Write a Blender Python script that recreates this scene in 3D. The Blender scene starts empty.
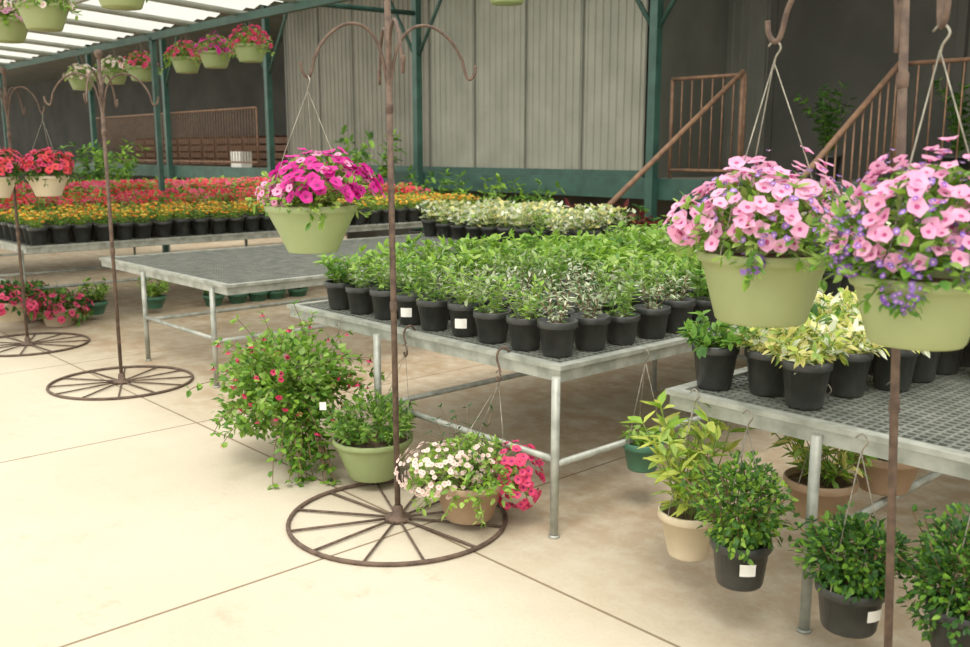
import bpy, math, random
from mathutils import Vector, Matrix
random.seed(7)
R=random.random
U=random.uniform
scene=bpy.context.scene
COL=scene.collection
# ------------------------------------------------------------ camera model
CAMZ=1.55; FPX=940.0; PITCH=math.radians(10.4); YAW=math.radians(47.6)
FH=Vector((-math.sin(YAW),math.cos(YAW),0)); RT=Vector((math.cos(YAW),math.sin(YAW),0))
CP,SP=math.cos(PITCH),math.sin(PITCH)
FW=FH*CP+Vector((0,0,-SP)); UPV=FH*SP+Vector((0,0,CP)); C0=Vector((0,0,CAMZ))
def ray(px,py): return FW+RT*((px-485)/FPX)+UPV*((323.5-py)/FPX)
def G(px,py,z=0.0):
    d=ray(px,py); return C0+d*((z-CAMZ)/d.z)
def PD(px,py,t): return C0+ray(px,py)*t
def PY(px,py,y):
    d=ray(px,py); return C0+d*(y/d.y)
def PX(px,py,x):
    d=ray(px,py); return C0+d*(x/d.x)
cd=bpy.data.cameras.new("camera"); cam=bpy.data.objects.new("camera",cd); COL.objects.link(cam)
cam.location=C0; cam.rotation_euler=(math.pi/2-PITCH,0,YAW)
cd.sensor_width=36; cd.lens=FPX/970*36; cd.clip_start=0.05; cd.clip_end=300
cd.dof.use_dof=True; cd.dof.focus_distance=3.9; cd.dof.aperture_fstop=4.0
scene.camera=cam
try:
    scene.view_settings.view_transform='Standard'; scene.view_settings.look='None'; scene.view_settings.gamma=1.12
except Exception: pass
# ------------------------------------------------------------ materials
def lin(h):
    h=h.lstrip('#'); r=[]
    for i in (0,2,4):
        c=int(h[i:i+2],16)/255
        r.append(c/12.92 if c<=0.04045 else ((c+0.055)/1.055)**2.4)
    return (r[0],r[1],r[2],1)
def newmat(name):
    m=bpy.data.materials.new(name); m.use_nodes=True
    nt=m.node_tree; b=nt.nodes['Principled BSDF']; return m,nt,b
def noisy(name,c1,c2,scale=8,rough=.6,metal=0,bump=0,detail=4,lo=.35,hi=.65,spec=.5,vec=None):
    m,nt,b=newmat(name)
    tc=nt.nodes.new('ShaderNodeTexCoord'); n=nt.nodes.new('ShaderNodeTexNoise')
    n.inputs['Scale'].default_value=scale; n.inputs['Detail'].default_value=detail
    if vec:
        mp=nt.nodes.new('ShaderNodeMapping'); mp.inputs['Scale'].default_value=vec
        nt.links.new(tc.outputs['Object'],mp.inputs['Vector']); nt.links.new(mp.outputs['Vector'],n.inputs['Vector'])
    else: nt.links.new(tc.outputs['Object'],n.inputs['Vector'])
    cr=nt.nodes.new('ShaderNodeValToRGB')
    cr.color_ramp.elements[0].color=lin(c1); cr.color_ramp.elements[1].color=lin(c2)
    cr.color_ramp.elements[0].position=lo; cr.color_ramp.elements[1].position=hi
    nt.links.new(n.outputs['Fac'],cr.inputs['Fac']); nt.links.new(cr.outputs['Color'],b.inputs['Base Color'])
    b.inputs['Roughness'].default_value=rough; b.inputs['Metallic'].default_value=metal
    b.inputs['Specular IOR Level'].default_value=spec
    if bump:
        bp=nt.nodes.new('ShaderNodeBump'); bp.inputs['Strength'].default_value=bump; bp.inputs['Distance'].default_value=.01
        nt.links.new(n.outputs['Fac'],bp.inputs['Height']); nt.links.new(bp.outputs['Normal'],b.inputs['Normal'])
    return m
def leafmat(name,c1,c2,trans=.4,rough=.5,scale=25):
    m,nt,b=newmat(name)
    tc=nt.nodes.new('ShaderNodeTexCoord'); n=nt.nodes.new('ShaderNodeTexNoise'); n.inputs['Scale'].default_value=scale
    nt.links.new(tc.outputs['Object'],n.inputs['Vector'])
    oi=nt.nodes.new('ShaderNodeObjectInfo')
    a=nt.nodes.new('ShaderNodeMath'); a.operation='MULTIPLY_ADD'; a.inputs[1].default_value=.5
    nt.links.new(oi.outputs['Random'],a.inputs[0]); nt.links.new(n.outputs['Fac'],a.inputs[2])
    cr=nt.nodes.new('ShaderNodeValToRGB')
    cr.color_ramp.elements[0].color=lin(c1); cr.color_ramp.elements[1].color=lin(c2)
    cr.color_ramp.elements[0].position=.45; cr.color_ramp.elements[1].position=1.0
    nt.links.new(a.outputs[0],cr.inputs['Fac']); nt.links.new(cr.outputs['Color'],b.inputs['Base Color'])
    b.inputs['Roughness'].default_value=rough; b.inputs['Specular IOR Level'].default_value=.35
    tr=nt.nodes.new('ShaderNodeBsdfTranslucent'); mx=nt.nodes.new('ShaderNodeMixShader'); mx.inputs[0].default_value=trans
    nt.links.new(cr.outputs['Color'],tr.inputs['Color'])
    out=nt.nodes['Material Output']
    nt.links.new(b.outputs[0],mx.inputs[1]); nt.links.new(tr.outputs[0],mx.inputs[2]); nt.links.new(mx.outputs[0],out.inputs['Surface'])
    return m
M={}
M['galv']=noisy('galvanised_steel','#83877c','#a8aaa0',14,.5,.3,.05)
M['lat']=noisy('bench_lattice','#555952','#6f726a',10,.6,.15)
M['rust']=noisy('rusted_iron','#45342a','#645041',30,.75,.1,.15)
M['rail']=noisy('rusty_rail','#5c4231','#79593f',12,.7,.1)
M['crate']=noisy('weathered_crate_wood','#4a3223','#63452f',8,.85)
M['wire']=noisy('wire','#6f6a5d','#9a9484',30,.45,.6)
M['black']=noisy('black_plastic','#1f2120','#2d2f2d',20,.4)
M['sage']=noisy('sage_plastic','#84925c','#8e9d68',6,.45)
M['olive']=noisy('olive_plastic','#848e58','#8f9964',6,.5)
M['tan']=noisy('tan_plastic','#94785c','#a4886c',6,.5)
M['beige']=noisy('beige_plastic','#c2b294','#d0c1a4',6,.5)
M['dkgreen']=noisy('dark_green_plastic','#34604a','#3f7057',6,.45)
M['soil']=noisy('soil','#3e2f20','#6a5139',60,.95,0,.5)
M['tag']=noisy('white_tag','#dedcd2','#eceae2',4,.5)
M['gpaint']=noisy('green_paint','#1a3a31','#284d41',5,.55)
M['stemg']=leafmat('green_stem','#5f7a35','#7d9546',.1)
M['stemb']=noisy('brown_stem','#5a4530','#7c6243',30,.8)
L={}
L['g1']=leafmat('leaf_mid','#437027','#6e9a38')
L['g2']=leafmat('leaf_light','#7b9e46','#a8c462')
L['g3']=leafmat('leaf_dark','#2a5020','#426e2a')
L['g4']=leafmat('leaf_grey','#84966c','#b2c096')
L['g5']=leafmat('leaf_fresh','#62902a','#92b83e')
L['y1']=leafmat('leaf_yellow','#c6c066','#e8e09c')
L['y2']=leafmat('leaf_lime','#a0b340','#c8d062')
L['w1']=leafmat('leaf_white','#ccd6b4','#ebeed8')
L['r1']=leafmat('leaf_burgundy','#48191c','#742a2c')
F={}
F['mag']=leafmat('petal_magenta','#d01c90','#ee48ac',.4)
F['magd']=leafmat('petal_magenta_deep','#8e1262','#a81a74',.3)
F['pink']=leafmat('petal_pink','#ee98c4','#f8c2de',.4)
F['pinkc']=leafmat('petal_pink_throat','#b84080','#cc5c96',.3)
F['pale']=leafmat('petal_pale','#f4d6cc','#f8e6dc',.4)
F['palec']=leafmat('petal_pale_throat','#dc8c9c','#eaa6b0',.3)
F['pur']=leafmat('petal_purple','#8450c0','#b08cdc',.4)
F['red']=leafmat('petal_red','#dc2a3a','#f45860',.4)
F['redc']=leafmat('petal_red_throat','#8c1020','#a81a2a',.3)
F['hot']=leafmat('petal_hotpink','#de2e62','#f2608a',.4)
F['org']=leafmat('petal_orange','#ec7c14','#f6a42c',.35)
F['yel']=leafmat('petal_yellow','#eeb824','#f8d858',.35)
# ------------------------------------------------------------ mesh builder
def catmull(p,n=6):
    out=[]; q=[p[0]]+list(p)+[p[-1]]
    for i in range(1,len(q)-2):
        a,b,c,d=q[i-1],q[i],q[i+1],q[i+2]
        for k in range(n):
            t=k/n
            out.append(.5*((2*b)+(c-a)*t+(2*a-5*b+4*c-d)*t*t+(3*b-a-3*c+d)*t**3))
    out.append(p[-1]); return out
class MB:
    def __init__(s): s.v=[];s.f=[];s.m=[];s.sm=[]
    def face(s,f,m,sm=False): s.f.append(f);s.m.append(m);s.sm.append(sm)
    def box(s,x0,x1,y0,y1,z0,z1,m=0):
        b=len(s.v); s.v+=[(x0,y0,z0),(x1,y0,z0),(x1,y1,z0),(x0,y1,z0),(x0,y0,z1),(x1,y0,z1),(x1,y1,z1),(x0,y1,z1)]
        for f in ((0,3,2,1),(4,5,6,7),(0,1,5,4),(1,2,6,5),(2,3,7,6),(3,0,4,7)): s.face(tuple(b+i for i in f),m)
    def tube(s,pts,r,seg=8,m=0,closed=False,flat=1.0):
        n=len(pts); b=len(s.v); pts=[Vector(p) for p in pts]
        prev=None
        for i,p in enumerate(pts):
            if closed: t=pts[(i+1)%n]-pts[i-1]
            else: t=pts[min(i+1,n-1)]-pts[max(i-1,0)]
            if t.length<1e-9: t=Vector((0,0,1))
            t.normalize()
            if prev is None:
                a=Vector((0,0,1)) if abs(t.z)<.9 else Vector((1,0,0))
                u=t.cross(a).normalized()
            else:
                u=prev-t*prev.dot(t)
                if u.length<1e-6: u=t.orthogonal()
                u.normalize()
            prev=u; w=t.cross(u)
            rr=r[i] if isinstance(r,(list,tuple)) else r
            for k in range(seg):
                an=2*math.pi*k/seg
                s.v.append(tuple(p+u*math.cos(an)*rr+w*math.sin(an)*rr*flat))
        for i in range(n if closed else n-1):
            j=(i+1)%n
            for k in range(seg):
                l=(k+1)%seg
                s.face((b+i*seg+k,b+i*seg+l,b+j*seg+l,b+j*seg+k),m,True)
        if not closed and seg>3:
            s.face(tuple(b+k for k in range(seg))[::-1],m); s.face(tuple(b+(n-1)*seg+k for k in range(seg)),m)
    def lathe(s,prof,seg=24,m=0,c=(0,0,0),ms=None):
        b=len(s.v)
        for r,z in prof:
            for k in range(seg):
                a=2*math.pi*k/seg; s.v.append((c[0]+r*math.cos(a),c[1]+r*math.sin(a),c[2]+z))
        for i in range(len(prof)-1):
            for k in range(seg):
                l=(k+1)%seg
                s.face((b+i*seg+k,b+i*seg+l,b+(i+1)*seg+l,b+(i+1)*seg+k),ms[i] if ms else m,True)
    def leaf(s,p,d,Ln,W,m,n=None,curl=.25):
        d=d.normalized()
        if n is None: n=Vector((U(-.5,.5),U(-.5,.5),1))
        sd=d.cross(n)
        if sd.length<1e-4: sd=d.orthogonal()
        sd.normalize(); n=sd.cross(d)
        b=len(s.v)
        def q(t,w,h): return tuple(p+d*(Ln*t)+sd*(W*w)+n*(Ln*h))
        s.v+=[q(0,0,0),q(.33,-.5,.05),q(.33,0,-.03),q(.33,.5,.05),q(.7,-.38,-.02-curl*.2),q(.7,0,-.08-curl*.2),q(.7,.38,-.02-curl*.2),q(1,0,-curl*.7)]
        for f in ((0,2,1),(0,3,2),(1,2,5,4),(2,3,6,5),(4,5,7),(5,6,7)): s.face(tuple(b+i for i in f),m,True)
    def bloom(s,p,n,r,m0,m1,depth=.25):
        n=n.normalized(); u=n.orthogonal().normalized(); w=n.cross(u); b=len(s.v); a0=U(0,6)
        s.v.append(tuple(p-n*r*depth*1.6))
        for k in range(10):
            a=a0+math.pi*2*k/10; s.v.append(tuple(p+(u*math.cos(a)+w*math.sin(a))*r*.27-n*r*depth*.4))
        for k in range(10):
            a=a0+math.pi*2*k/10; rr=r*(1.0 if k%2 else .84)*U(.92,1.08)
            s.v.append(tuple(p+(u*math.cos(a)+w*math.sin(a))*rr+n*r*U(-.14,.18)))
        for k in range(10):
            l=(k+1)%10
            s.face((b,b+1+k,b+1+l),m1,True); s.face((b+1+k,b+11+k,b+11+l,b+1+l),m0,True)
    def pom(s,p,r,m):
        b=len(s.v); pr=[(.75,-.35),(1,0),(.8,.35),(.35,.55)]
        a0=U(0,3)
        for (q,z) in pr:
            for k in range(7):
                a=a0+2*math.pi*k/7; s.v.append((p.x+q*r*math.cos(a)*U(.85,1.1),p.y+q*r*math.sin(a)*U(.85,1.1),p.z+z*r))
        for i in range(3):
            for k in range(7):
                l=(k+1)%7; s.face((b+i*7+k,b+i*7+l,b+(i+1)*7+l,b+(i+1)*7+k),m)
        s.face(tuple(b+21+k for k in range(7)),m)
    def corr(s,x0,x1,y,z0,z1,period=.13,amp=.016,m=0):
        # rigid ribbed sheet: flat pan, steep rib
        n=int((x1-x0)/period); b=len(s.v); pr=[(0,0),(.62,0),(.70,-1),(.92,-1),(1.0,0)]
        xs_=[]
        for i in range(n):
            for (u,h) in pr[:-1]: xs_.append((x0+(i+u)*period,y+h*amp))
        xs_.append((x0+n*period,y)); xs_.append((x1,y))
        for (x,yy) in xs_: s.v+=[(x,yy,z0),(x,yy,z1)]
        for i in range(len(xs_)-1): s.face((b+2*i,b+2*i+2,b+2*i+3,b+2*i+1),m,False)
    def mesh(s,name,mats):
        me=bpy.data.meshes.new(name); me.from_pydata([tuple(x) for x in s.v],[],s.f)
        for m in mats: me.materials.append(m)
        me.polygons.foreach_set('material_index',s.m); me.polygons.foreach_set('use_smooth',s.sm); me.update()
        return me
def addobj(name,me,parent=None,loc=None,rotz=0,scale=1,**kw):
    o=bpy.data.objects.new(name,me); COL.objects.link(o)
    if parent is not None: o.parent=parent
    if loc is not None: o.location=loc
    o.rotation_euler=(0,0,rotz)
    if scale!=1: o.scale=(scale,)*3
    for k,v in kw.items(): o[k]=v
    return o
def thing(name,loc,label,category,group=None,rotz=0,scale=1):
    o=addobj(name,None,None,loc,rotz,scale,label=label,category=category)
    o.empty_display_size=.1
    if group: o['group']=group
    return o
def clone(root,parts,loc,rotz=0,scale=1,sz=None):
    r=root.copy(); r.location=loc; r.rotation_euler=(0,0,rotz); r.scale=(scale,scale,sz or scale); COL.objects.link(r)
    for p in parts:
        q=p.copy(); q.parent=r; COL.objects.link(q)
    return r
def struct(name,mb,mats):
    return addobj(name,mb.mesh(name,mats),kind='structure')
# ------------------------------------------------------------ plants
def branch(mb,p,d,length,steps,droop,Ln,W,lm,sm,r=.0025,nper=2,wander=.25,zmin=None):
    p=Vector(p); d=Vector(d).normalized(); pts=[p.copy()]
    for i in range(steps):
        d=(d+Vector((U(-1,1),U(-1,1),U(-1,1)))*wander*.5+Vector((0,0,-droop))).normalized()
        p=p+d*(length/steps)
        if zmin is not None and p.z<zmin: p.z=zmin; 
        pts.append(p.copy())
        for k in range(nper):
            a=U(0,6.28); o=d.orthogonal().normalized(); o.rotate(Matrix.Rotation(a,3,d))
            ld=(o+d*U(.2,.9)+Vector((0,0,U(-.2,.35))))
            mb.leaf(p,ld,Ln*U(.65,1.15),W*U(.7,1.15),random.choice(lm))
    mb.tube(pts,r,3,sm)
    return p,d
def shell(mb,c,rx,rz,n,Ln,W,lm,inner=.55,low=-1,lump=.12):
    """dense compact mass of small leaves with a slightly lumpy outline"""
    c=Vector(c); ph=[U(0,6.28) for _ in range(4)]
    for i in range(n):
        z=U(low,1); a=U(0,6.283); s=math.sqrt(max(0,1-z*z))
        v=Vector((math.cos(a)*s,math.sin(a)*s,z))
        k=(inner+(1-inner)*R()**.6)*(1+lump*(math.sin(3*a+ph[0])*math.cos(3*z+ph[1])+.6*math.sin(7*a+ph[2]+4*z)))
        p=c+Vector((v.x*rx,v.y*rx,v.z*rz))*k
        d=v+Vector((U(-.7,.7),U(-.7,.7),U(-.4,.8)))
        mb.leaf(p,d,Ln*U(.7,1.15),W*U(.75,1.15),random.choice(lm),n=Vector((U(-.6,.6),U(-.6,.6),1))+v*.5)
def upright(h,n,spread,Ln,W,mats,nper=3,steps=5,droop=.02,r0=.02,stem='stemg'):
    mb=MB(); tips=[]
    ms=[L[k] for k in mats]+[M[stem]]
    idx=list(range(len(mats)))
    for i in range(n):
        a=2*math.pi*i/n+U(-.4,.4); s=spread*U(.2,1)
        p=Vector((math.cos(a)*r0*U(0,1),math.sin(a)*r0*U(0,1),0))
        tips.append(branch(mb,p,(math.cos(a)*s,math.sin(a)*s,1),h*U(.7,1.1),steps,droop,Ln,W,idx,len(mats),nper=nper))
    return mb,ms,tips
def mound(rx,rz,z0,n,Ln,W,mats,steps=4,droop=.22,lenf=.9,nper=3,dense=260,ox=None):
    mb=MB(); ms=[L[k] for k in mats]+[M['stemg']]; idx=list(range(len(mats)))
    for i in range(n):
        a=U(0,6.283); e=U(-.05,1.0)*math.pi/2
        d=Vector((math.cos(a)*math.cos(e)*rx,math.sin(a)*math.cos(e)*rx,math.sin(e)*rz+.04))
        branch(mb,(d.x*.25,d.y*.25,z0),d,d.length*lenf,steps,droop*math.cos(e),Ln,W,idx,len(mats),nper=nper)
    o=ox or Vector((0,0,0))
    shell(mb,(o.x,o.y,z0),rx*.97,rz*.97,dense,Ln,W,idx,.75,-.1)
    return mb,ms
def blooms_on(rx,rz,z0,n,r,kinds,low=-.35,mats=None,ox=None,lump=.13):
    mb=MB(); ms=[F[k] for k in mats]; o=ox or Vector((0,0,0)); ph=[U(0,6.28) for _ in range(3)]
    for i in range(n):
        z=low+(1-low)*(i+.5)/n+U(-.04,.04); z=min(z,1); a=i*2.39996+U(-.5,.5); c=math.sqrt(max(0,1-z*z)) if z>0 else 1.0
        k=U(.92,1.14)*(1+lump*(math.sin(3*a+ph[0])*math.cos(4*z+ph[1])+.5*math.sin(6*a+ph[2])))
        p=Vector((math.cos(a)*c*rx*k,math.sin(a)*c*rx*k,z0+z*rz*k))+o
        nn=Vector((math.cos(a)*c,math.sin(a)*c,max(z,-.1)*rx/rz+.25))+Vector((U(-.5,.5),U(-.5,.5),U(-.3,.4)))
        m0,m1,s=random.choice(kinds)
        mb.bloom(p,nn,r*s*U(.8,1.15),m0,m1)
    return mb,ms
def cluster(mb,c,rx,rz,n,r,m0,m1):
    for i in range(n):
        v=Vector((U(-1,1),U(-1,1),U(-1,1)))
        if v.length>1: v.normalize()
        v=v.normalized()*(v.length**.3)
        mb.bloom(Vector(c)+Vector((v.x*rx,v.y*rx,v.z*rz)),Vector((v.x,v.y,v.z+.4))-FH*.3,r*U(.8,1.15),m0,m1)
def pot_mesh(Rr,h,mat,bot=.68,seg=28,lip=.012,name='pot'):
    mb=MB()
    prof=[(0,0),(bot*Rr*.95,0),(bot*Rr,.008),(Rr*.93,h-.03),(Rr,h-.03),(Rr+lip*.2,h-.026),(Rr+lip*.2,h-.003),(Rr,h),(Rr-.006,h),(Rr-.01,h-.022),(0,h-.025)]
    mb.lathe(prof,seg,0,ms=[0]*9+[1])
    return mb.mesh(name,[M[mat],M['soil']])
def bowl_mesh(Rr,h,mat,bot=.6,seg=40):
    mb=MB()
    prof=[(0,.0),(bot*Rr*.96,0),(bot*Rr,.006),(bot*Rr+(Rr*.95-bot*Rr)*.42,h*.38),(Rr*.90,h*.72),(Rr*.955,h-.028),(Rr*1.0,h-.026),(Rr*1.02,h-.018),(Rr*1.02,h-.004),(Rr,h),(Rr-.007,h),(Rr-.012,h-.022),(0,h-.025)]
    mb.lathe(prof,seg,0,ms=[0]*11+[1])
    return mb.mesh('pot',[M[mat],M['soil']])
def wires_mesh(Rr,h,apex,n=3,dx=0,dy=0,hook=True,off=.4):
    mb=MB()
    for k in range(n):
        a=off+2*math.pi*k/n
        p=Vector((Rr*math.cos(a),Rr*math.sin(a),h-.012)); q=Vector((dx,dy,apex))
        mb.tube([p,p+Vector((0,0,.015)),p.lerp(q,.5)+Vector((p.x,p.y,0))*.06,q],.0017,5)
    if hook:
        q=Vector((dx,dy,apex))
        mb.tube(catmull([q+Vector((0,0,-.02)),q+Vector((.004,0,.01)),q+Vector((.018,0,.035)),q+Vector((0,0,.055)),q+Vector((-.018,0,.04))],4),.0028,5)
    return mb.mesh('wire_hanger',[M['wire']])
def basket(loc_base,Rr,h,potmat,apex,fol,blo,label,group=None,bot=.66,dx=0,dy=0,extra=None,name='hanging_basket',rotz=0,nwire=3,bowl=False):
    t=thing(name,loc_base,label,'hanging plant',group,rotz)
    parts=[addobj('pot',(bowl_mesh if bowl else pot_mesh)(Rr,h,potmat,bot),t)]
    if apex: parts.append(addobj('wire_hanger',wires_mesh(Rr,h,apex,nwire,dx,dy),t))
    parts.append(addobj('foliage',fol[0].mesh('foliage',fol[1]),t))
    if blo: parts.append(addobj('blossoms',blo[0].mesh('blossoms',blo[1]),t,kind='stuff'))
    return t,parts
def tag_on(parent,Rr,z,ang,w=.05,h=.035):
    mb=MB(); n=4; b=0
    for i in range(n+1):
        a=ang+(i/n-.5)*w/Rr
        mb.v+=[(Rr*math.cos(a),Rr*math.sin(a),z),(Rr*math.cos(a)*1.02,Rr*math.sin(a)*1.02,z+h)]
    for i in range(n): mb.face((2*i,2*i+2,2*i+3,2*i+1),0,True)
    return addobj('label_sticker',mb.mesh('label_sticker',[M['tag']]),parent)
ANG_CAM=math.atan2(-FH.y,-FH.x)
# ------------------------------------------------------------ floor
m,nt,b=newmat('concrete')
tc=nt.nodes.new('ShaderNodeTexCoord'); sx=nt.nodes.new('ShaderNodeSeparateXYZ'); nt.links.new(tc.outputs['Object'],sx.inputs[0])
def mth(op,a,b2=None,c=None):
    n=nt.nodes.new('ShaderNodeMath'); n.operation=op
    for i,x in enumerate((a,b2,c)):
        if x is None: continue
        if isinstance(x,(int,float)): n.inputs[i].default_value=x
        else: nt.links.new(x,n.inputs[i])
    return n.outputs[0]
def joint(src,off,per):
    w=mth('FRACT',mth('ADD',mth('DIVIDE',mth('SUBTRACT',src,off),per),.5)); d=mth('MULTIPLY',mth('ABSOLUTE',mth('SUBTRACT',w,.5)),per)
    return mth('LESS_THAN',d,.0065)
jn=mth('MAXIMUM',joint(sx.outputs[0],-2.94,2.07),joint(sx.outputs[1],2.31,2.9))
def noise(s,det=5,rough=.6):
    n=nt.nodes.new('ShaderNodeTexNoise'); n.inputs['Scale'].default_value=s; n.inputs['Detail'].default_value=det; n.inputs['Roughness'].default_value=rough
    nt.links.new(tc.outputs['Object'],n.inputs['Vector']); return n.outputs['Fac']
n1=noise(.9); n2=noise(7,6,.7); n3=noise(60,3); n4=noise(1.6,4,.6)
def mix(f,a,b2):
    n=nt.nodes.new('ShaderNodeMix'); n.data_type='RGBA'
    nt.links.new(f,n.inputs['Factor'])
    for k,x in (('A',a),('B',b2)):
        i=[q for q in n.inputs if q.name==k and q.type=='RGBA'][0]
        if isinstance(x,tuple): i.default_value=x
        else: nt.links.new(x,i)
    return [q for q in n.outputs if q.type=='RGBA'][0]
def rng(x,a,b2,c=0,d=1):
    n=nt.nodes.new('ShaderNodeMapRange'); n.clamp=True
    for i,v in enumerate((a,b2,c,d)): n.inputs[i+1].default_value=v
    nt.links.new(x,n.inputs[0]); return n.outputs[0]
base=mix(rng(n1,.3,.7),lin('#bbb09a'),lin('#c5bba7'))
base=mix(mth('MULTIPLY',rng(n3,.45,.75),.2),base,lin('#a6977e'))
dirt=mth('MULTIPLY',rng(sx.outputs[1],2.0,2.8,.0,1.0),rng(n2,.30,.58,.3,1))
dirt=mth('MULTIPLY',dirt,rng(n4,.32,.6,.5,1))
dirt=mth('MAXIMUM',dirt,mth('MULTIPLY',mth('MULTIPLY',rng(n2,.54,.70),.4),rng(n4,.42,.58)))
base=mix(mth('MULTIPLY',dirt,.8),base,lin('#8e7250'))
base=mix(mth('MULTIPLY',jn,.8),base,lin('#665138'))
nt.links.new(base,b.inputs['Base Color']); b.inputs['Roughness'].default_value=.85; b.inputs['Specular IOR Level'].default_value=.2
bp=nt.nodes.new('ShaderNodeBump'); bp.inputs['Strength'].default_value=.15; bp.inputs['Distance'].default_value=.01
nt.links.new(n3,bp.inputs['Height']); nt.links.new(bp.outputs['Normal'],b.inputs['Normal'])
mb=MB(); mb.v=[(-60,-6,0),(10,-6,0),(10,16,0),(-60,16,0)]; mb.face((0,1,2,3),0); struct('floor',mb,[m])
# ------------------------------------------------------------ building
VS=(.9,1,.8)
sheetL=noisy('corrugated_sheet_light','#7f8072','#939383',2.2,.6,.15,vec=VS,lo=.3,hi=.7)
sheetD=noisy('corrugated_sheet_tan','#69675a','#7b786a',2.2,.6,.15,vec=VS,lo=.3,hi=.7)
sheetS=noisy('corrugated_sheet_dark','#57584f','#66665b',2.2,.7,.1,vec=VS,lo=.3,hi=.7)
seam=noisy('sheet_seam','#55554a','#65655a',3,.7)
dark=noisy('dark_interior','#35352f','#45443c',1.2,.9)  # darkness of the open interior put into the colour; the door shares it
conc=noisy('dock_concrete','#6f6a5e','#8b8476',3,.9)
ceil=noisy('dock_ceiling','#64655b','#77786c',2,.9)
YB=9.5
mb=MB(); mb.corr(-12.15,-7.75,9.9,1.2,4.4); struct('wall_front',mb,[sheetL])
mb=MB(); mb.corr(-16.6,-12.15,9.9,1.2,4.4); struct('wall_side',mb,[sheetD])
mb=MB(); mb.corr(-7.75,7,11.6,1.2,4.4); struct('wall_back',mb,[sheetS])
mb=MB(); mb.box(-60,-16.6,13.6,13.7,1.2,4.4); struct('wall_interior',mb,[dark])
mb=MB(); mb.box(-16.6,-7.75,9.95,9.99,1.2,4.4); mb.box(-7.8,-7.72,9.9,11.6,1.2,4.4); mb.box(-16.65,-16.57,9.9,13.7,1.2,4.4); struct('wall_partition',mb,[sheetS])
mb=MB(); mb.box(-60,7,YB,14,1.1,1.2); struct('floor_dock',mb,[conc])
mb=MB(); mb.box(-60,7,10.3,10.4,0,1.1); struct('wall_dock_shade',mb,[dark])  # dark sheet standing in for the shade under the dock
mb=MB(); mb.box(-60,7,YB-.06,YB,.96,1.22); struct('trim_1',mb,[M['gpaint']])
mb=MB(); mb.box(-60,7,8.7,14,4.4,4.5); struct('ceiling',mb,[ceil])
mb=MB(); k=0
for xx in (-16.55,-15.4,-14.3,-13.2,-12.15,-11.05,-9.95,-8.85,-7.77): mb.box(xx-.012,xx+.012,9.866,9.882,1.2,4.4)
struct('trim_2',mb,[seam])
mb=MB(); mb.box(-16.6,-7.7,9.78,9.88,1.2,1.3); struct('trim_3',mb,[M['gpaint']])
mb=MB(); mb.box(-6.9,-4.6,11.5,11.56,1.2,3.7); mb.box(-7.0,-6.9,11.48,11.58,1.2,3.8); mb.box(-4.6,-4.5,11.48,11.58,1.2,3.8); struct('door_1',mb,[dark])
for x in (-25.4,-20.9,-16.35,-11.8,-7.22,-2.6):
    t=thing('support_post',(x,YB-.15,0),'dark green painted steel post carrying the building roof','post','green building posts')
    mb=MB(); mb.box(-.055,.055,-.055,.055,0,4.4); addobj('post',mb.mesh('post',[M['gpaint']]),t)
    for s in (-1,1):
        mb=MB(); mb.tube([(s*.05,0,3.0),(s*1.0,0,4.35)],.03,6); addobj('brace',mb.mesh('brace',[M['gpaint']]),t)
def railing(x0,x1,y,label,z0=1.2,h=1.2,gap=.14):
    t=thing('dock_railing',(x0,y,z0),label,'railing')
    mb=MB(); mb.tube([(0,0,h),(x1-x0,0,h)],.022,8); addobj('top_rail',mb.mesh('top_rail',[M['rail']]),t)
    mb=MB(); mb.tube([(0,0,.12),(x1-x0,0,.12)],.02,8); addobj('bottom_rail',mb.mesh('bottom_rail',[M['rail']]),t)
    mb=MB(); n=max(2,int((x1-x0)/gap))
    for i in range(n+1):
        x=(x1-x0)*i/n; mb.tube([(x,0,0 if i in(0,n) else .12),(x,0,h)],.022 if i in (0,n) else .009,6)
    addobj('baluster_row',mb.mesh('baluster_row',[M['rail']]),t,kind='stuff')
railing(-7.1,-6.1,YB+.05,'rusty brown iron railing at the edge of the loading dock')
railing(-4.3,2.0,YB+.05,'rusty brown iron railing beside the stair opening')
railing(-26,-17.2,YB+.05,'long rusty brown iron railing along the shaded dock',gap=.12)
for i in range(12):
    x=-25.3+i*.66; t=thing('wooden_crate',(x,10.4,1.2),'stacked brown slatted wooden crate in the shade','crate','wooden crates on the dock')
    mb=MB()
    for k in range(4): mb.box(0,.6,-.02,0,.03+k*.16,.15+k*.16)
    for xx in (0,.56): mb.box(xx,xx+.04,0,.4,0,.68)
    mb.box(0,.6,.38,.4,0,.68)
    addobj('slats',mb.mesh('slats',[M['crate']]),t)
q=PY(236,162,9.75)
t=thing('carton',(q.x,9.75,1.2),'small plain white carton standing on the dock','box')
mb=MB(); mb.box(-.22,.22,0,.25,0,.34); addobj('carton_body',mb.mesh('carton_body',[M['tag']]),t)
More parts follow.
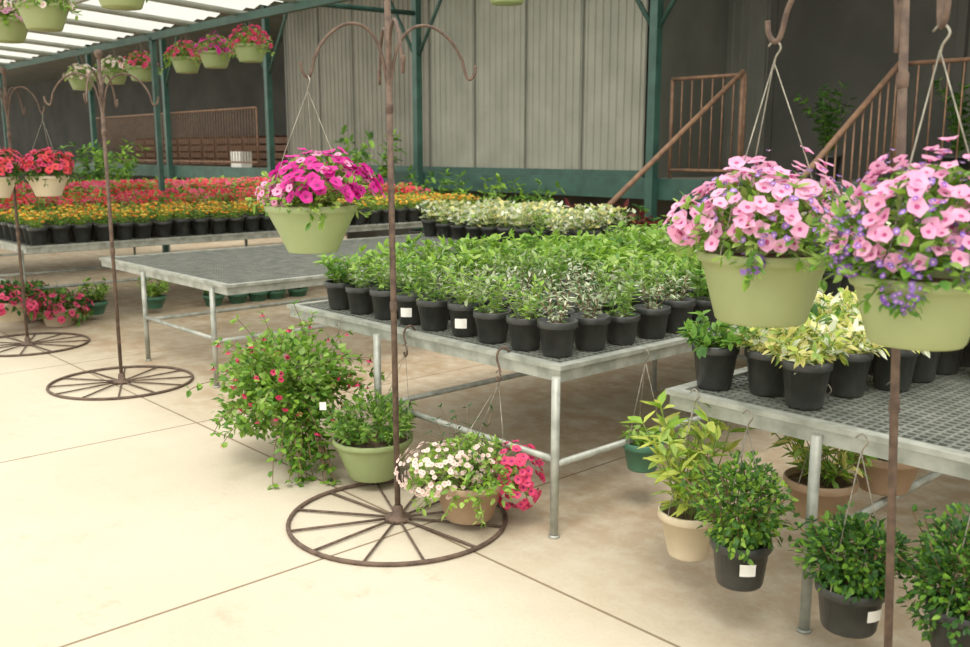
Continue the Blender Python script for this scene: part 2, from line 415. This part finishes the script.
# staircase
t=thing('dock_staircase',(-5.2,7.4,0),'metal stairs with rusty handrails leading up to the dock','staircase')
N=6
for i in range(N):
    mb=MB(); mb.box(-.85,.85,i*.34,i*.34+.36,(i+1)*.185-.04,(i+1)*.185); addobj('tread',mb.mesh('tread',[conc]),t)
for s in (-1,1):
    mb=MB(); b0=len(mb.v); x=s*.88
    mb.v+=[(x-.02,0,0),(x-.02,.3,0),(x-.02,2.05,.95),(x-.02,2.05,1.15),(x+.02,0,0),(x+.02,.3,0),(x+.02,2.05,.95),(x+.02,2.05,1.15)]
    for f in ((0,1,2,3),(7,6,5,4),(0,3,7,4),(1,5,6,2),(0,4,5,1),(3,2,6,7)): mb.face(f,0)
    addobj('stringer',mb.mesh('stringer',[M['rail']]),t)
    mb=MB(); x=s*.9
    mb.tube([(x,2.1,2.43),(x,-.52,.80)],.028,8); mb.tube([(x,2.1,1.2),(x,2.1,2.43)],.024,8); mb.tube([(x,-.45,0),(x,-.45,.83)],.024,8)
    if s>0:
        for k in range(9):
            y=2.0-k*.16; zt=.80+(y+.52)/2.62*1.63; mb.tube([(x,y,max(.05,zt-1.0)),(x,y,zt)],.009,6)
    addobj('handrail',mb.mesh('handrail',[M['rail']]),t)
# ------------------------------------------------------------ canopy
m,nt2,b=newmat('translucent_panel')
tr=nt2.nodes.new('ShaderNodeBsdfTranslucent'); tr.inputs['Color'].default_value=(.66,.67,.63,1)
mx=nt2.nodes.new('ShaderNodeMixShader'); mx.inputs[0].default_value=.65
b.inputs['Base Color'].default_value=(.68,.69,.64,1)
nt2.links.new(b.outputs[0],mx.inputs[1]); nt2.links.new(tr.outputs[0],mx.inputs[2]); nt2.links.new(mx.outputs[0],nt2.nodes['Material Output'].inputs['Surface'])
panelM=m
whitep=noisy('grey_painted_steel','#8f9184','#a4a598',4,.5)
t=thing('canopy_roof',(-7,0,0),'translucent white corrugated canopy roof on steel rafters','roof')
mb=MB(); 
n=420
for i in range(n+1):
    x=-30*i/n; z=.018*math.cos(i*math.pi/2)
    mb.v+=[(x,.6,3.30+z),(x,5.1,3.02+z)]
for i in range(n): mb.face((2*i,2*i+1,2*i+3,2*i+2),0,True)
addobj('roof_sheet',mb.mesh('roof_sheet',[panelM]),t)
for i in range(26):
    mb=MB(); x=-i*1.15; mb.tube([(x,.6,3.24),(x,5.1,2.96)],.035,6); addobj('rafter',mb.mesh('rafter',[whitep]),t)
for (yy,zz) in ((1.4,3.13),(3.6,3.0)):
    mb=MB(); mb.box(-30,0,yy-.03,yy+.03,zz,zz+.07); addobj('purlin',mb.mesh('purlin',[whitep]),t)
for (yy,zz) in ((5.0,2.87),(2.4,3.02)):
    mb=MB(); mb.box(-30,3.5 if yy>4 else 0,yy-.03,yy+.03,zz,zz+.08); addobj('roof_beam',mb.mesh('roof_beam',[M['gpaint']]),t)
for xx in (-.2,-4.8):
    mb=MB(); mb.tube([(xx,.6,3.45),(xx,9.35,3.62)],.04,6); addobj('cross_beam',mb.mesh('cross_beam',[M['gpaint']]),t)
for xx in (-11.45,-17.6,-23):
    t=thing('canopy_post',(xx,5.0,0),'slim dark green steel post under the canopy','post','canopy posts')
    mb=MB(); mb.box(-.03,.03,-.03,.03,0,2.9); addobj('post',mb.mesh('post',[M['gpaint']]),t)
# ------------------------------------------------------------ benches
def bench(x0,x1,y0,y1,lx,label,yf=-.045):
    t=thing('plant_bench',(x0,y0,0),label,'bench','galvanised nursery benches')
    W=x1-x0; D=y1-y0; H=.70
    mb=MB(); s=.036; bw=.0055
    n=int(W/s)
    for i in range(n+1):
        x=W*i/n; mb.box(x-bw,x+bw,0,D,H-.012,H-.003)
    n=int(D/s)
    for i in range(n+1):
        y=D*i/n; mb.box(0,W,y-bw,y+bw,H-.0125,H-.002)
    addobj('lattice_top',mb.mesh('lattice_top',[M['lat']]),t)
    mb=MB(); th=.035
    for (a,b_,c,d) in ((-th,W+th,-th,0),(-th,W+th,D,D+th),(-th,0,0,D),(W,W+th,0,D)): mb.box(a,b_,c,d,H-.06,H+.008)
    for (a,b_,c,d) in ((-th-.012,W+th+.012,-th-.012,-th),(-th-.012,W+th+.012,D+th,D+th+.012),(-th-.012,-th,-th,D+th),(W+th,W+th+.012,-th,D+th)): mb.box(a,b_,c,d,H-.01,H+.008)
    k=1
    while k*.8<D: mb.box(0,W,k*.8-.015,k*.8+.015,H-.05,H-.013); k+=1
    addobj('top_frame',mb.mesh('top_frame',[M['galv']]),t)
    ys=(yf,D/2,D-.03)
    for y in ys:
        for x in lx:
            mb=MB(); mb.tube([(x,y,0),(x,y,H-.03 if y<0 else H-.06)],.018,10); mb.lathe([(0,.0),(.024,.0),(.024,.008),(.019,.012)],10,0,(x,y,0))
            addobj('leg',mb.mesh('leg',[M['galv']]),t)
    for y in ys:
        mb=MB(); mb.tube([(lx[0],y,.33),(lx[1],y,.33)],.015,8); addobj('brace',mb.mesh('brace',[M['galv']]),t)
    for x in lx:
        mb=MB(); mb.tube([(x,yf,.31),(x,D-.03,.31)],.015,8); addobj('brace',mb.mesh('brace',[M['galv']]),t)
    return t
bench(-1.94,-.1,2.74,7.2,(.54,1.75),'galvanised steel bench with open lattice top holding potted plants')
bench(-4.52,-2.53,2.72,7.0,(.84,2.04),'galvanised steel bench crowded with rows of green seedlings',yf=-.075)
bench(-7.60,-5.54,2.83,7.0,(.8,1.9),'mostly empty grey galvanised bench with lattice top')
bench(-10.85,-9.0,2.66,8.3,(.6,1.78),'galvanised bench packed with marigolds and red flowers')
bench(-14.1,-12.2,2.66,8.2,(.6,1.78),'galvanised bench with rows of bright red flowers')
# ------------------------------------------------------------ potted plants
def proto(name,Rr,h,potmat,fols,label,group,cat='potted plant',blo=None,bot=.74,seg=18):
    pm=pot_mesh(Rr,h,potmat,bot,seg,.01)
    out=[]
    for i,(mbf,ms) in enumerate(fols):
        out.append((pm,mbf.mesh('foliage',ms),blo[i][0].mesh('blossoms',blo[i][1]) if blo else None))
    return dict(name=name,v=out,label=label,group=group,cat=cat,h=h,made={})
def place(pr,loc,rotz=None,scale=1,sz=None,vi=None,label=None):
    vi=random.randrange(len(pr['v'])) if vi is None else vi
    rotz=U(0,6.28) if rotz is None else rotz
    if vi not in pr['made']:
        t=thing(pr['name'],loc,pr['label'],pr['cat'],pr['group'],rotz,scale)
        pm,fm,bm=pr['v'][vi]
        ps=[addobj('pot',pm,t),addobj('foliage',fm,t,(0,0,pr['h']-.025))]
        if bm: ps.append(addobj('blossoms',bm,t,(0,0,pr['h']-.025),kind='stuff'))
        pr['made'][vi]=(t,ps); r=t
    else:
        t,ps=pr['made'][vi]; r=clone(t,ps,loc,rotz,scale,sz)
    if label: r['label']=label
    return r
def UP(*a,**k):
    mb,ms,t=upright(*a,**k); return (mb,ms)
SG='green seedlings on the bench'
pepper=proto('potted_seedling',.084,.148,'black',[UP(.18,8,.55,.066,.031,['g1','g5','g2','g5'],nper=4,steps=4,r0=.04) for _ in range(4)],'leafy green pepper seedling in a black plastic nursery pot',SG)
light=proto('potted_herb',.084,.148,'black',[UP(.175,11,.65,.042,.016,['g2','g1','g4','g5'],nper=4,steps=5,r0=.05) for _ in range(3)],'pale green bushy seedling in a black plastic nursery pot',SG)
greyp=proto('potted_salvia',.084,.148,'black',[UP(.14,8,.7,.037,.012,['g4','g4','w1','g3'],nper=3,steps=5,stem='stemb',r0=.03) for _ in range(3)],'grey-green twiggy young plant in a black nursery pot',SG)
cal=proto('potted_caladium',.084,.148,'black',[UP(.20,12,.7,.065,.04,['w1','y1','g4','g2'],nper=2,steps=3) for _ in range(2)],'silvery pale-leaved plant in a black nursery pot','pale-leaved plants on the benches')
H0=.70
xs=[-4.30+i*.205 for i in range(9)]
for r in range(20):
    y=2.85+r*.206
    for i,x in enumerate(xs):
        if r>=17: p=cal if R()<.8 else light
        elif r<=1 and i>=3: p=greyp if R()<.8 else light
        elif r==2 and i>=3: p=greyp if R()<.7 else light
        elif r<=4 and i>=5: p=random.choice([greyp,light,light])
        elif i>=6 and r<9: p=light if R()<.6 else pepper
        else: p=pepper if R()<.75 else light
        o=place(p,(x+U(-.012,.012),y+U(-.012,.012),H0),scale=U(.97,1.04),sz=U(.88,1.12))
for r in range(5):
    for i in range(9):
        place(cal if R()<.85 else light,(-7.45+i*.225,6.05+r*.205,H0),scale=1.05,sz=U(.9,1.15))
for (x) in (xs[3],xs[5]):
    t=thing('plant_label',(x,2.85,H0),'small white sticker label on a black nursery pot','label')
    tag_on(t,.0815,.045,ANG_CAM-.1,.055,.045)
GL='plants on the lattice bench'
dkp=proto('potted_shrub',.082,.16,'black',[UP(.15,16,2.0,.045,.024,['g3','g1','g1'],nper=4,steps=5) for _ in range(2)],'dark green spreading plant in a black nursery pot',GL)
yel=proto('potted_coleus',.082,.16,'black',[UP(.14,16,1.8,.048,.022,['y1','y2','w1','y1','g2'],nper=4,steps=5) for _ in range(3)],'pale yellow variegated plant in a black nursery pot',GL)
lim=proto('potted_lime_plant',.082,.16,'black',[UP(.16,14,1.4,.045,.022,['y2','g2','y2','g5'],nper=4,steps=5) for _ in range(2)],'lime green bushy plant in a black nursery pot',GL)
def pb(px,py): 
    g=G(px,py,H0); return (g.x,g.y,H0)
for (px,py,p) in ((714,395,dkp),(767,401,yel),(804,414,yel),(845,402,yel)):
    q=pb(px,py-8); place(p,q,scale=1.02)
for r in range(11):
    for i in range(5):
        x=-1.83+i*.19; y=2.98+.16+r*.2
        if i>=2 and r<1: continue
        if i>=3 and r<3: continue
        if i>=4 and r<5: continue
        place(random.choice([yel,lim,yel] if r<4 else [lim,light,pepper,yel,lim]) if not(i==0 and r<2) else dkp,(x+U(-.01,.01),y,H0),scale=U(.95,1.08))
def mari(cols):
    f=UP(.14,10,.8,.035,.014,['g1','g5','g2'],nper=4,steps=4,r0=.03)
    mb=MB()
    for i in range(13):
        a=U(0,6.28); rr=.1*math.sqrt(R()); mb.pom(Vector((rr*math.cos(a),rr*math.sin(a),U(.08,.15))),U(.013,.020),random.randrange(len(cols)))
    return f,(mb,[F[c] for c in cols])
mm=[mari(['org','yel']),mari(['org','yel','yel']),mari(['yel','org','org'])]
marig=proto('potted_marigold',.086,.165,'black',[a for a,_ in mm],'orange and yellow marigold in a black nursery pot','marigolds on the bench',blo=[b for _,b in mm])
def redp(cols,n=12):
    f=UP(.18,9,.9,.045,.022,['g1','g2','g5'],nper=3,steps=4,r0=.03); mb=MB()
    for i in range(n):
        a=U(0,6.28); rr=.11*math.sqrt(R()); mb.bloom(Vector((rr*math.cos(a),rr*math.sin(a),U(.10,.20))),Vector((math.cos(a)*rr*6,math.sin(a)*rr*6,1))-FH*.5,U(.018,.025),0,1)
    return f,(mb,[F[c] for c in cols])
rr_=[redp(['red','redc'],18),redp(['red','red'],22),redp(['hot','redc'],18)]
redf=proto('potted_red_flower',.084,.16,'black',[a for a,_ in rr_],'bright red flowering plant in a black nursery pot','red flowers on the benches',blo=[b for _,b in rr_])
for r in range(28):
    y=2.78+r*.197
    for i in range(9):
        x=-9.1-i*.2
        if i<5: place(marig,(x,y+U(-.01,.01),H0),sz=U(.95,1.1))
        else: place(redf,(x,y+U(-.01,.01),H0),sz=U(1.05,1.3))
for r in range(24):
    for i in range(6):
        place(redf if i<4 else pepper,(-12.35-i*.29,2.8+r*.22,H0),scale=1.35)
col=proto('potted_red_coleus',.14,.24,'black',[UP(.36,12,.45,.09,.055,['r1','r1','g3'],nper=3,steps=6)],'dark burgundy leafed coleus in a black tub','burgundy coleus by the stairs')
for (x,y) in ((-7.75,8.2),(-6.8,7.35),(-6.8,8.6)): place(col,(x,y,0),scale=1.55)
shr=proto('potted_tree',.2,.35,'black',[UP(.9,14,.35,.12,.05,['g3','g1','g3'],nper=4,steps=8)],'dark leafy shrub in a black tub standing in shade','shaded shrubs on the dock')
for (x,y) in ((-5.6,10.6),(-4.2,10.8),(-2.9,10.6)): place(shr,(x,y,1.2),scale=.85)
shg=proto('potted_bush',.2,.35,'black',[UP(.8,16,.5,.12,.05,['g1','g5','g3'],nper=4,steps=7)],'leafy green bush in a black tub beside the dock','green bushes by the building')
for (x,y,s) in ((-12.5,8.75,1.6),(-11.0,8.8,1.1),(-9.8,8.8,1.05),(-8.8,8.8,1.0),(-23.9,8.7,1.5),(-22.3,8.7,1.5)): place(shg,(x,y,.0),scale=s)
# ------------------------------------------------------------ basket stands
def arm_pts(base,zp,hang):
    d=Vector((hang.x-base.x,hang.y-base.y,0)); r=d.length/1.06; d.normalize(); dz=(hang.z+.17)-zp
    prof=[(0.0,-.30),(.03,-.18),(.12,-.05),(.30,.02),(.55,.03),(.8,-.02),(.95,-.09),(1.0,-.145),(1.05,-.17),(1.12,-.15),(1.14,-.115)]
    return catmull([Vector((0,0,zp+dz*min(1,s)))+d*(s*r)+Vector((0,0,z)) for s,z in prof],5)
def stand(base,top,hangs,zp,label,pr=.0125,ar=.0065):
    t=thing('basket_stand',(base.x,base.y,0),label,'plant stand','wagon wheel basket stands')
    b0=Vector((base.x,base.y,0))
    mb=MB(); tl=top-b0
    mb.tube([Vector((0,0,0)),tl],pr,10); mb.lathe([(0,.05),(.02,.04),(.028,.02),(.02,0),(.012,-.01)],10,0,tuple(tl)); 
    for zf in (.42,.78): q=tl*zf; mb.lathe([(pr,-.02),(pr*1.3,-.015),(pr*1.3,.015),(pr,.02)],10,0,tuple(q))
    addobj('pole',mb.mesh('pole',[M['rust']]),t)
    mb=MB(); Rw=.46
    mb.tube([(Rw*math.cos(2*math.pi*k/56),Rw*math.sin(2*math.pi*k/56),.010) for k in range(56)],.0095,8,closed=True)
    mb.lathe([(.014,.07),(.022,.06),(.024,.025),(.055,.02),(.06,.006),(.02,.004)],16)
    for k in range(12):
        a=2*math.pi*k/12+.1; mb.tube([(.05*math.cos(a),.05*math.sin(a),.012),(Rw*math.cos(a),Rw*math.sin(a),.010)],.0055,6)
    addobj('wheel_base',mb.mesh('wheel_base',[M['rust']]),t)
    for h in hangs:
        k=(zp)/top.z; bt=Vector((b0.x+tl.x*k,b0.y+tl.y*k,0))
        pts=arm_pts(bt,zp,h); off=bt-b0; off.z=0
        mb=MB(); mb.tube([p+off for p in pts],ar,8); addobj('hook_arm',mb.mesh('hook_arm',[M['rust']]),t)
    return t
def four(base,ang,zh,r=.33):
    o=[]
    for k in range(4):
        a=ang+k*math.pi/2; d=RT*math.cos(a)+FH*math.sin(a); o.append(Vector((base.x+d.x*r,base.y+d.y*r,zh)))
    return o
A=G(398,520); B=G(122,383); Cc=G(28,345)
hA=four(A,.24,1.83,.32); hB=four(B,.1,1.84); hC=four(Cc,.0,1.84,.27)
stand(A,Vector((A.x-.01,A.y,2.2)),hA,2.0,'rusty four-arm basket stand on a flat wagon wheel base')
stand(B,Vector((B.x,B.y,2.14)),hB,2.0,'rusty empty basket stand on a wagon wheel base')
stand(Cc,Vector((Cc.x,Cc.y,2.14)),hC,2.0,'rusty basket stand holding red flower baskets')
d0=PY(888,647,2.29); d1=PY(905,0,2.29)
dz=(d1-d0)/(d1.z-d0.z); D0=d0-dz*d0.z; D1=D0+dz*2.2
h1=PD(775,42,2.45); h2=PD(942,26,2.0)
stand(D0,D1,[h1,h2],2.08,'leaning rusty basket stand holding two pink petunia baskets',pr=.0105,ar=.0075)
# ------------------------------------------------------------ petunia baskets
def petbasket(hang,rimz,Rr,h,potmat,rx,rz,fm,bl,label,n=70,low=-.35,Ln=.036,W=.020,nf=50,fr=.03,bot=.6,lift=.05,ex=None,dense=420,ox=None):
    base=Vector((hang.x,hang.y,rimz-h)); ap=hang.z-base.z-.05
    fol=mound(rx*.95,rz*.95,h+lift-.03,nf,Ln,W,fm,dense=dense,ox=ox)
    blo=blooms_on(rx*.97,rz,h+lift,n,fr,bl[1],low,bl[0],ox)
    if ex:
        for (c,a,b_,k,r_,m0,m1) in ex:
            cc=c+Vector((0,0,h)); cluster(blo[0],cc,a,b_,k,r_,m0,m1); shell(fol[0],cc,a,b_,int(k*1.3),Ln*.7,W*.7,[0,1,2])
    return basket(base,Rr,h,potmat,ap,fol,blo,label,bot=bot,bowl=True)
r1=PD(770,255,2.45); r2=PD(944,280,2.0)
pinkset=(['pink','pinkc','pur','pale'],[(0,1,1)]*6+[(2,3,.38)]*4)
petbasket(h1,r1.z,.174,.19,'olive',.215,.175,['g1','g5','g2'],pinkset,'pale olive hanging basket overflowing with soft pink petunias',n=330,fr=.0235,low=-.1,bot=.70,
  ex=[(RT*.19-FH*.05+Vector((0,0,.04)),.07,.08,130,.008,2,3),(-RT*.085-FH*.175+Vector((0,0,-.01)),.035,.03,14,.012,2,2),(-RT*.21+Vector((0,0,.08)),.05,.06,20,.018,0,1)])
petbasket(h2,r2.z,.148,.155,'olive',.195,.20,['g1','g5','g2'],pinkset,'pale olive hanging basket with pink petunias and purple trailing flowers',n=330,fr=.0205,low=-.08,bot=.70,
  ex=[(-RT*.09-FH*.12+Vector((0,0,.0)),.05,.07,110,.007,2,3),(-RT*.15+Vector((0,0,.07)),.065,.08,140,.007,2,3),(RT*.05-FH*.17+Vector((0,0,.04)),.07,.05,70,.007,2,3)])
hl=hA[2]; ra=PD(317,205,3.67)
petbasket(hl,ra.z,.178,.185,'sage',.205,.15,['g1','g5','g2'],(['mag','magd','pink'],[(0,1,1)]*7+[(2,1,.75)]),'sage green hanging basket of magenta petunias',n=165,fr=.028,low=.0,bot=.56,lift=.04,ox=RT*.045,
  ex=[(-RT*.11-FH*.10+Vector((0,0,.05)),.08,.05,45,.014,2,1)])
for i,hh in enumerate((hC[0],hC[3])):
    petbasket(hh,1.36,.155,.16,'beige',.20,.15,['g1','g3'],(['hot','redc','red'],[(0,1,1),(2,1,1)]),'beige hanging basket full of red-pink flowers',n=120,fr=.030,low=-.1)
def edgehook(t,ap,dy):
    q=Vector((0,dy,ap)); mb=MB()
    mb.tube(catmull([q+Vector((-.012,-.0,.012)),q+Vector((-.004,0,-.008)),q+Vector((.012,0,.01)),q+Vector((.004,0,.05)),q+Vector((-.012,-.0,.09)),q+Vector((-.008,.01,.125)),q+Vector((.0,.035,.135)),q+Vector((.0,.06,.11))],5),.0055,6)
    addobj('iron_hook',mb.mesh('iron_hook',[M['rust']]),t)
p=PY(469,500,2.48); base=Vector((p.x,p.y,.035))
fol=mound(.22,.17,.15,60,.036,.020,['g1','g5','g2'],dense=500)
blA=MB()
cl=-RT*.12; cr=RT*.2
cluster(blA,(cl.x,cl.y,.21),.19,.11,230,.0125,0,1)
cluster(blA,(0,0,.26),.15,.07,70,.012,0,1)
cluster(blA,(cr.x,cr.y,.18),.11,.15,115,.021,2,3)
t,ps=basket(base,.155,.17,'tan',.55,fol,(blA,[F['pale'],F['palec'],F['hot'],F['magd']]),'tan hanging basket of cream and hot pink petunias near the floor',dy=.17)
tw=MB()
for k in range(12):
    a=U(0,6.28); branch(tw,(0,0,.15),(math.cos(a)*.6,math.sin(a)*.6,1),U(.24,.34),4,.02,.035,.012,[0],1,r=.0013,nper=2)
addobj('twig',tw.mesh('twig',[L['g3'],M['stemb']]),t)
edgehook(t,.565,.17)
p=PY(373,450,2.46); base=Vector((p.x,p.y,.05))
mbx,msx,_=upright(.22,26,1.6,.04,.016,['g1','g5','g2'],nper=4,steps=5,r0=.1)
shell(mbx,(0,0,.05),.20,.15,500,.04,.017,[0,1,2],.5,-.1)
for i,v in enumerate(mbx.v): mbx.v[i]=(v[0],v[1],v[2]+.17)
t,ps=basket(base,.185,.19,'sage',.55,(mbx,msx),None,'sage green hanging basket with a bushy green plant',bot=.62,dy=.2,bowl=True)
edgehook(t,.55,.2)
# big trailing fuchsia
p=PY(291,430,2.36); base=Vector((p.x,p.y,.20))
mb=MB(); tips=[]
shell(mb,(0,0,.23),.30,.21,1500,.046,.031,[0,1,2,1],.35,-1,.18)
c2=-FH*.15+RT*.09; shell(mb,(c2.x,c2.y,.03),.15,.20,600,.038,.026,[0,1,0],.3,-1,.2)
c2=-RT*.20; shell(mb,(c2.x,c2.y,.07),.16,.13,380,.040,.028,[0,1,2],.3,-1,.2)
for i in range(75):
    a=U(0,6.28); e=U(.05,1.35); l=U(.28,.48)
    tips.append(branch(mb,(.05*math.cos(a),.05*math.sin(a),.14),(math.cos(a)*math.cos(e),math.sin(a)*math.cos(e),math.sin(e)+.3),l,8,.15,.040,.027,[0,1,2,1],3,r=.002,nper=3,zmin=-.12))
for i in range(24):
    d=RT*.35-FH*.7+Vector((U(-.22,.22),U(-.22,.22),.2)); branch(mb,(0,0,.14),d,U(.46,.62),9,.22,.04,.026,[0,1],3,nper=3,zmin=-.19)
bl=MB()
for (q,d) in tips:
    if R()<.5: bl.bloom(q+Vector((0,0,-.02)),Vector((U(-.3,.3),U(-.3,.3),-1)),U(.013,.019),0,1,.8)
for i in range(40):
    v=Vector((U(-1,1),U(-1,1),U(-.6,.8))).normalized(); bl.bloom(Vector((v.x*.33,v.y*.33,.2+v.z*.2)),v+Vector((0,0,-.6)),U(.013,.018),0,1,.8)
t,ps=basket(base,.15,.16,'tan',.42,(mb,[L['g1'],L['g5'],L['g2'],M['stemb']]),(bl,[F['hot'],F['redc']]),'large trailing green fuchsia with small red flowers in a hanging pot',dy=.3)
tg=PY(323,410,2.10)-base; mb=MB(); mb.v=[tuple(tg+RT*a+Vector((0,0,z))) for a,z in ((-.014,0),(.014,0),(.014,.034),(-.014,.034))]; mb.face((0,1,2,3),0); addobj('care_tag',mb.mesh('care_tag',[M['tag']]),t)
p=PX(643,440,-2.44); z=PX(643,468,-2.44).z; base=Vector((p.x,p.y,z))
mbx,msx,_=upright(.08,14,1.3,.040,.028,['g5','g1','g2'],nper=3,steps=3,r0=.05)
for i,v in enumerate(mbx.v): mbx.v[i]=(v[0],v[1],v[2]+.1)
basket(base,.088,.125,'dkgreen',.66-z+.0,(mbx,msx),None,'small dark green hanging pot with a low leafy plant',bot=.75)
def bush(h,n,sp,Ln,W,mats,z0,r0=.06,steps=6,nper=4,droop=.03,stem='stemb',sh=None):
    mbx,msx,_=upright(h,n,sp,Ln,W,mats,nper=nper,steps=steps,r0=r0,droop=droop,stem=stem)
    if sh: shell(mbx,(0,0,sh[3] if len(sh)>3 else sh[1]*.9),sh[0],sh[1],sh[2],Ln,W,list(range(len(mats))),.3,-.95,.18)
    for i,v in enumerate(mbx.v): mbx.v[i]=(v[0],v[1],v[2]+z0)
    return mbx,msx
GB=['g3','g1','g3','g5']
p=PY(739,582,2.52)
t,_=basket(p,.095,.15,'black',.70-p.z,bush(.28,30,.65,.026,.014,GB,.12,sh=(.14,.155,1600,.14)),None,'black hanging pot with a dense small-leaved green bush',bot=.78)
tag_on(t,.09,.06,ANG_CAM,.05,.04)
p=PY(688,554,2.68)
basket(p,.11,.17,'beige',.68-p.z,bush(.36,20,.35,.09,.028,['y2','g5','g2','y2'],.15,steps=5,nper=3,droop=.06,stem='stemg'),None,'beige hanging pot with tall yellowing long-leaved plant',bot=.66)
p=PY(848,626,2.54)
t,_=basket(p,.099,.14,'black',.70-p.z,bush(.20,30,1.1,.026,.014,GB,.12,sh=(.15,.11,1500,.105)),None,'black hanging pot with a round dark green shrub and white tag',bot=.8)
tag_on(t,.097,.06,ANG_CAM+.4,.05,.035)
p=PY(962,652,2.54)
basket(p,.099,.14,'black',.70-p.z,bush(.26,34,.8,.026,.014,GB,.12,sh=(.15,.19,2300,.08)),None,'hanging pot with a dense dark green shrub beneath the bench edge',bot=.8)
p=PY(818,514,3.05)
basket(p,.125,.14,'tan',.69-p.z,bush(.20,22,.9,.07,.02,['y2','g2','y1','g5'],.12,steps=4,nper=3,droop=.1,stem='stemg'),None,'tan hanging pot with arching yellow-green leaves under the bench',bot=.7)
p=PY(883,488,3.25)
basket(p,.125,.14,'tan',.69-p.z,bush(.16,16,.9,.06,.03,['g1','g2','g5'],.12,steps=4,nper=2,droop=.1,stem='stemg'),None,'tan hanging pot with a low green plant under the bench',bot=.7)
smf=bush(.20,18,1.1,.055,.03,['g1','g5','g2'],.1,steps=4,nper=4)
t0,ps0=basket(PX(155,308,-8.85),.11,.12,'dkgreen',.3,smf,None,'small dark green pot with leafy plant hanging from the bench edge','small pots hanging from the far bench',name='hanging_pot')
for (px,py) in ((214,306),(238,304),(258,302),(276,301),(298,299),(96,314)):
    q=PX(px,py,-8.85); clone(t0,ps0,q,U(0,6))
rf=mound(.24,.17,.13,34,.06,.03,['g1','g3']); rb=blooms_on(.24,.17,.14,90,.034,[(0,1,1)],-.25,['hot','redc'])
t1,ps1=basket(PX(60,326,-8.8),.17,.17,'beige',.36,rf,rb,'beige hanging basket of hot pink flowers below the bench','pink baskets hanging from the far bench')
for (px,py) in ((12,320),(36,318)):
    q=PX(px,py,-8.7 if px<20 else -9.2); clone(t1,ps1,q,U(0,6))
def cbask(px,py,y,cols,label):
    q=PY(px,py,y); q.z=max(q.z,2.2)
    topz=2.88 if y>4 else 3.03
    rf=mound(.2,.16,.15,34,.045,.022,['g1','g5','g2'],dense=200); rb=blooms_on(.2,.17,.17,70,.030,[(0,1,1)],-.1,cols)
    t,ps=basket(q,.18,.17,'sage' if y>4 else 'olive',topz-q.z,rf,rb,label,bowl=True)
cbask(251,62,5,['hot','redc'],'green hanging basket of pink flowers under the canopy')
cbask(216,68,5,['mag','magd'],'green hanging basket of magenta flowers under the canopy')
cbask(187,73,5,['hot','redc'],'green hanging basket of deep pink flowers under the canopy')
cbask(142,81,5,['hot','redc'],'green hanging basket of pink flowers under the canopy')
cbask(115,84,5,['pale','palec'],'green hanging basket of pale flowers under the canopy')
cbask(82,90,5,['pale','palec'],'green hanging basket of white flowers under the canopy')
cbask(507,4,5,['hot','redc'],'green hanging basket on the canopy beam')
cbask(122,8,2.4,['pale','palec'],'olive hanging basket of pale flowers on the front canopy beam')
cbask(45,30,2.4,['pale','palec'],'olive hanging basket with greenery on the front canopy beam')
cbask(8,42,2.4,['pink','pinkc'],'olive hanging basket of pink flowers on the front canopy beam')
# ------------------------------------------------------------ light
w=bpy.data.worlds.new('world'); scene.world=w; w.use_nodes=True
bg=w.node_tree.nodes['Background']; bg.inputs[0].default_value=(1.0,.98,.90,1); bg.inputs[1].default_value=1.75
sd=bpy.data.lights.new('sun','SUN'); sd.energy=2.6; sd.angle=math.radians(25); sd.color=(1,.97,.88)
so=bpy.data.objects.new('sun',sd); COL.objects.link(so); so.rotation_euler=Vector((-.3,.4,-1)).to_track_quat('-Z','Y').to_euler()
